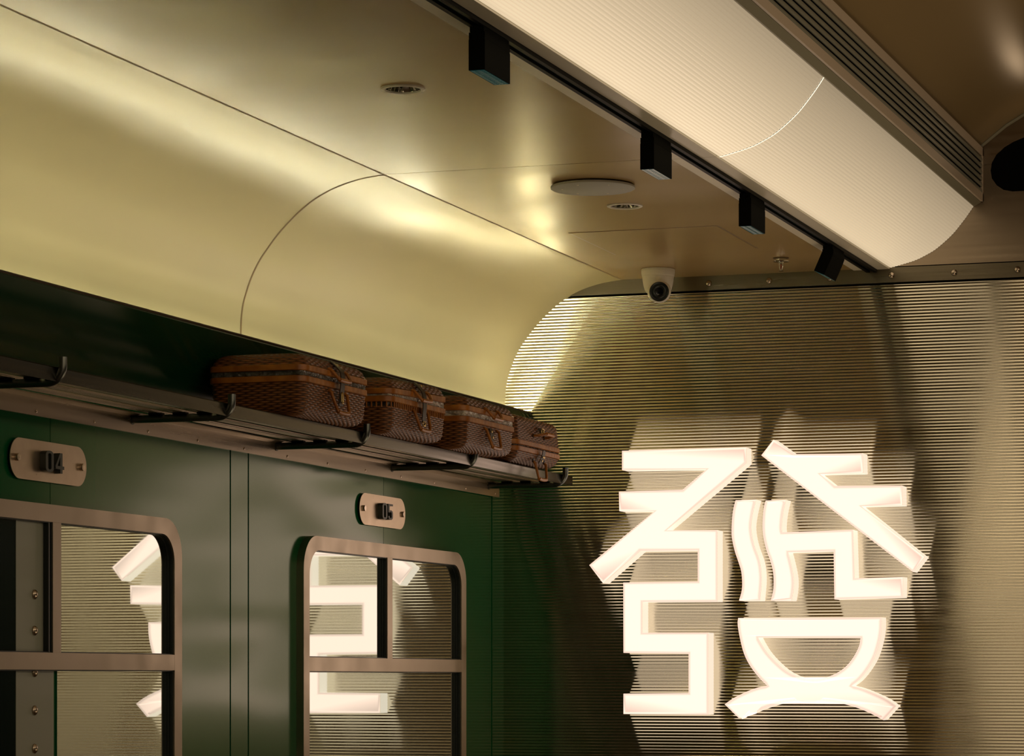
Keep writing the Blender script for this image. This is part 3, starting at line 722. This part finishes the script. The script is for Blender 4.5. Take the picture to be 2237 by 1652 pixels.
def weave(name, prof, parent, hx=.142, hy=.247, r=.034, strand=.0062, stake=.0190, amp=.0030):
    """prof: list of (scale-in distance, z) from the middle outwards to the rim; one woven skin"""
    fine, ln = resample(smooth_prof(prof, 6), 400)
    rows = int(ln / strand); sub = 4; n_r = rows * sub
    pr, _ = resample(fine, n_r)
    base, tot = sup_loop(hx, hy, r, 16)
    ns = int(tot / stake / 2) * 2; npts = ns * 4
    loop, _ = sup_loop(hx, hy, r, npts)
    vs = []; cav = []
    for j, (ins, z) in enumerate(pr):
        a = pr[max(j - 1, 0)]; b = pr[min(j + 1, n_r)]
        tx, tz = b[0] - a[0], b[1] - a[1]; l = math.hypot(tx, tz) or 1
        # ins: inward distance (0 at the widest); outward direction from the profile turn
        no, nz = (tz / l, tx / l) if True else (1, 0)
        row = min(int(j / sub), rows - 1); fr = (j % sub) / sub
        hgt = math.sin(PI * fr) if j < n_r else 0
        for i, ((x, y), (nx, ny)) in enumerate(loop):
            w = .5 + .5 * math.cos(PI * (i / 4.0) + PI * row)
            w = w ** .75; e = w * hgt ** .8
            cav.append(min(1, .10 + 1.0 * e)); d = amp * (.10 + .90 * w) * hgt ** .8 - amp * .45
            sx = 1 - ins / hx * .82; sy = 1 - ins / hy * .82
            if sx < .02: sx = .02
            if sy < .02: sy = .02
            vs.append((x * sx + nx * no * d, y * sy + ny * no * d, z + SGN * nz * d))
    mb = MB()
    fs = [(j * npts + i, j * npts + (i + 1) % npts, (j + 1) * npts + (i + 1) % npts, (j + 1) * npts + i) for j in range(n_r) for i in range(npts)]
    mb.add(vs, fs + [tuple(range(npts - 1, -1, -1))])
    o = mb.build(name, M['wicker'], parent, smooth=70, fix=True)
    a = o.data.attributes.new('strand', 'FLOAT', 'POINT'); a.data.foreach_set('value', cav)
    return o
SGN = 1
def rim(name, z0, z1, parent, hx=.147, hy=.252, r=.034, th=.006, tilt=0.):
    n = 200; lo, _ = sup_loop(hx, hy, r, n); li, _ = sup_loop(hx - th * 2, hy - th * 2, r - th, n)
    sec = [(0, z0), (1, z0 + .002), (1.0, (z0 + z1) / 2), (1, z1 - .002), (0, z1), (-1, z1 - .001), (-1, z0 + .001)]
    vs = []
    for k, (f, z) in enumerate(sec):
        for i in range(n):
            (x, y), (nx, ny) = lo[i]; (x2, y2), _ = li[i]
            wrap = .0007 * (1 if (i // 2) % 2 else 0)
            if f == -1: vs.append((x2, y2, z))
            else: vs.append((x - nx * th * (1 - f) * .6 - nx * wrap, y - ny * th * (1 - f) * .6 - ny * wrap, z))
    m = len(sec)
    fs = [(k * n + i, k * n + (i + 1) % n, ((k + 1) % m) * n + (i + 1) % n, ((k + 1) % m) * n + i) for k in range(m) for i in range(n)]
    mb = MB(); mb.add(vs, fs); return mb.build(name, M['rim'], parent, smooth=45)
def handle(parent, z, x, drop, out, name='handle'):
    mb = MB()
    p = [(x - .004, -.060, z), (x + out * .4, -.060, z - drop * .15), (x + out, -.046, z - drop * .88), (x + out * 1.05, -.038, z - drop)]
    pts = p + [(x + out * 1.05, 0, z - drop * 1.03)] + [(a, -b, c) for a, b, c in reversed(p)]
    mb.tube(pts, .0046, 12)
    h = mb.build(name, M['rim'], parent, smooth=50)
    g = MB().tube([(x + out * 1.05, -.040, z - drop * 1.0), (x + out * 1.06, -.02, z - drop * 1.04), (x + out * 1.06, .02, z - drop * 1.04), (x + out * 1.05, .040, z - drop * 1.0)], .0062, 12).build('grip', M['rim'], h, smooth=50)
    for s in (-1, 1):
        MB().lathe([(.0075, 0), (.0075, .004), (0, .004)], 12, Matrix.Translation((x - .003, s * .060, z)) @ Matrix.Rotation(PI / 2, 4, 'Y')).build('handle_loop', M['leather'], h)
    return h
def strap(parent, pts, w=.030, yc=.0, buckle=None, holes=()):
    """flat leather strap: pts of (x, z) in the plane y = yc"""
    mb = MB(); pp = smooth_prof(pts, 4); n = len(pp); th = .0028; vs = []
    for i, (x, z) in enumerate(pp):
        a = pp[max(i - 1, 0)]; b = pp[min(i + 1, n - 1)]; tx, tz = b[0] - a[0], b[1] - a[1]; l = math.hypot(tx, tz)
        nx, nz = -tz / l, tx / l
        if nx < 0: nx, nz = -nx, -nz
        ww = w / 2 * (min(1, .55 + .45 * min(i, n - 1 - i) / 2.0))
        vs += [(x, yc - ww, z), (x, yc + ww, z), (x + nx * th, yc + ww, z + nz * th), (x + nx * th, yc - ww, z + nz * th)]
    fs = [(4 * i + k, 4 * i + (k + 1) % 4, 4 * i + 4 + (k + 1) % 4, 4 * i + 4 + k) for i in range(n - 1) for k in range(4)] + [(0, 1, 2, 3), (4 * n - 4, 4 * n - 3, 4 * n - 2, 4 * n - 1)]
    mb.add(vs, fs); s = mb.build('strap', M['leather'], parent, smooth=40)
    if buckle:
        bx, bz, bw, bh = buckle
        mb = MB(); loop = rrect(-bw, bw, -bh, bh, min(bw, bh) * .7, 5)
        pts3 = [(bx, yc + u, bz + v) for u, v in loop]; mb.tube(pts3 + [pts3[0]], .0018, 8, cap=False)
        mb.tube([(bx, yc, bz - bh), (bx + .002, yc, bz + bh)], .0013, 6)
        mb.build('buckle', M['brass'], s)
    for k, (hx_, dy, hz) in enumerate(holes):
        MB().lathe([(.0042, 0), (.0036, .0018), (0, .0024)], 12, Matrix.Translation((hx_, yc + dy, hz)) @ Matrix.Rotation(PI / 2, 4, 'Y')).build('stud', M['brass'], s)
    return s
BODY = [(.120, .000), (.06, .000), (.030, .002), (.014, .010), (.006, .022), (.003, .045), (.0, .088)]
LID = [(.130, .036), (.07, .034), (.030, .029), (.012, .020), (.004, .009), (.0, .0)]
def basket(loc, label, gap=.012, open_far=0.0, stakes=False, flip=False, rz=0., variant=0, hb=.088):
    """gap: how far the lid stands open above the body rim; flip: the basket lies upside down, lid underneath"""
    t = empty('picnic_basket', loc); tag(t, label, 'basket', 'wicker picnic baskets on the luggage rack')
    X = .147
    sk = .012 if stakes else 0.
    top = hb
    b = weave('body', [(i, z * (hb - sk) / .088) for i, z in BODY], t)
    rim_b = rim('rim', top, top + .018, b)
    if stakes:
        lo, _ = sup_loop(.142, .247, .034, 96); mb = MB()
        for (x, y), _n in lo: mb.tube([(x, y, top - sk - .004), (x, y, top + .003)], .0026, 6)
        mb.build('stakes', M['rim'], b, smooth=50)
        MB().box(-.132, .132, -.236, .236, top - sk - .01, top + .004, .006, seg=3).build('liner', M['plastic_dark'], b)
    zl = top + .018 + gap
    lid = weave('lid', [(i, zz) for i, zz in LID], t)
    lid.location = (0, 0, zl + .018)
    rim('rim', -.018, 0, lid)
    if open_far: lid.rotation_euler = (math.radians(open_far), 0, 0)
    if gap > .003:
        mb = MB(); mb.box(-.138, .138, -.243, .243, top + .006, zl + .012, .012, seg=3)
        o = mb.build('liner', M['plastic_dark'] if variant == 0 else M['plastic'], t, smooth=60)
    # handles: one under the body rim, one under the lid rim
    if not flip:
        handle(b, top - .004, X - .006, .062, .020)
        handle(lid, .004, X - .008, .030, .026)
        if variant == 0:
            strap(t, [(.124, zl + .048), (.144, zl + .032), (X + .012, zl + .012), (X + .013, top + .012), (X + .010, top - .012), (X + .008, top - .036), (X + .006, top - .048)], .030, -.004, buckle=(X + .014, top - .026, .006, .015))
        elif variant == 1:
            strap(t, [(.130, zl + .046), (.146, zl + .030), (X + .012, zl + .008), (X + .014, top + .006), (X + .012, top - .022), (X + .010, top - .044)], .030, -.006, buckle=(X + .014, top - .048, .011, .006), holes=[(X + .004, 0, zl + .036)])
        else:
            strap(t, [(X - .003, top - .006), (X + .001, top - .02), (X + .002, top - .045)], .034, -.012, holes=[(X + .004, -.003, top - .016), (X + .005, .004, top - .034)])
    else:
        # upside down: everything is turned over as one, the lid below
        handle(lid, .022, X - .004, -.060, .012)
        handle(b, top - .022, X - .004, .006, .036)
        strap(t, [(X - .006, zl + .048), (X + .002, zl + .035), (X + .009, zl + .016), (X + .011, zl + .002)], .030, -.004, holes=[(X + .011, -.006, zl + .026), (X + .011, .006, zl + .026), (X + .006, 0, zl + .038)])
        strap(t, [(X - .003, top - .052), (X + .002, top - .040), (X + .004, top - .030)], .040, .0, buckle=(X + .009, top - .040, .012, .009))
        t.rotation_euler = (PI, 0, 0)
        t.location = (loc[0], loc[1], loc[2] + zl + .018 + .037)
    return t
ZB = 2.2256
def spin(t, d):
    e = t.rotation_euler; t.rotation_euler = (e.x, e.y, math.radians(d)); return t
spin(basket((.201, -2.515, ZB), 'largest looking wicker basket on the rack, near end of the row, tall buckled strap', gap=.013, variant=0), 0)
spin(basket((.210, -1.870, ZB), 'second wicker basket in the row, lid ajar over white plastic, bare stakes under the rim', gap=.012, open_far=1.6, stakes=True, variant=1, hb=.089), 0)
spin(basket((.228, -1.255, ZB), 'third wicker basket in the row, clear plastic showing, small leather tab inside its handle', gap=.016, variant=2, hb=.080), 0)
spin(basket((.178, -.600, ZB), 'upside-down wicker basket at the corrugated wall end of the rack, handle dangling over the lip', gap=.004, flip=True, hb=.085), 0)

# ------------------------------------------------------------------ lights, world, camera
W = bpy.data.worlds.new('World'); S.world = W; W.use_nodes = True
W.node_tree.nodes['Background'].inputs['Color'].default_value = (.9, .75, .5, 1)
W.node_tree.nodes['Background'].inputs['Strength'].default_value = .02
def area(name, loc, rot, sx, sy, power, col):
    l = bpy.data.lights.new(name, 'AREA'); l.shape = 'RECTANGLE'; l.size = sx; l.size_y = sy; l.energy = power; l.color = col
    o = bpy.data.objects.new(name, l); COL.objects.link(o); o.location = loc; o.rotation_euler = rot; return o
area('bulkhead_fill', (4.02, -6.0, 3.02), (0, math.radians(100), 0), .25, 10.0, 26, (1, .80, .55))  # unseen fill light added to brighten the vault and grille
area('side_wall_fill', (4.9, -8.6, 2.88), (0, math.radians(-35), 0), .3, 6.0, 85, (1, .97, .90))  # unseen fill added so the mirrored end wall picks up a brighter right side

area('vault_highlight', (2.01, -.05, 3.31), (math.radians(-105), 0, 0), .05, .09, .045, (1, .70, .42))  # small unseen light added for the warm highlight on the vault
area('ceiling_fill', (2.1, -1.9, .78), (PI, 0, 0), 1.4, 2.4, 11, (1, .76, .47))  # unseen upward fill added to warm the flat ceiling
cam = bpy.data.cameras.new('camera'); co = bpy.data.objects.new('camera', cam); COL.objects.link(co)
co.location = (3.508, -10.426, 1.5); co.rotation_euler = (PI / 2, 0, math.radians(18.4857))
cam.sensor_width = 36; cam.lens = 36 * 6600 / 2237; cam.shift_y = 656 / 2237; cam.clip_start = .05
S.camera = co
S.view_settings.view_transform = 'Standard'
S.view_settings.look = 'None'
S.view_settings.exposure = 0
S.cycles.max_bounces = 8; S.cycles.glossy_bounces = 5; S.cycles.diffuse_bounces = 4
S.cycles.sample_clamp_indirect = 60
S.cycles.use_denoising = True
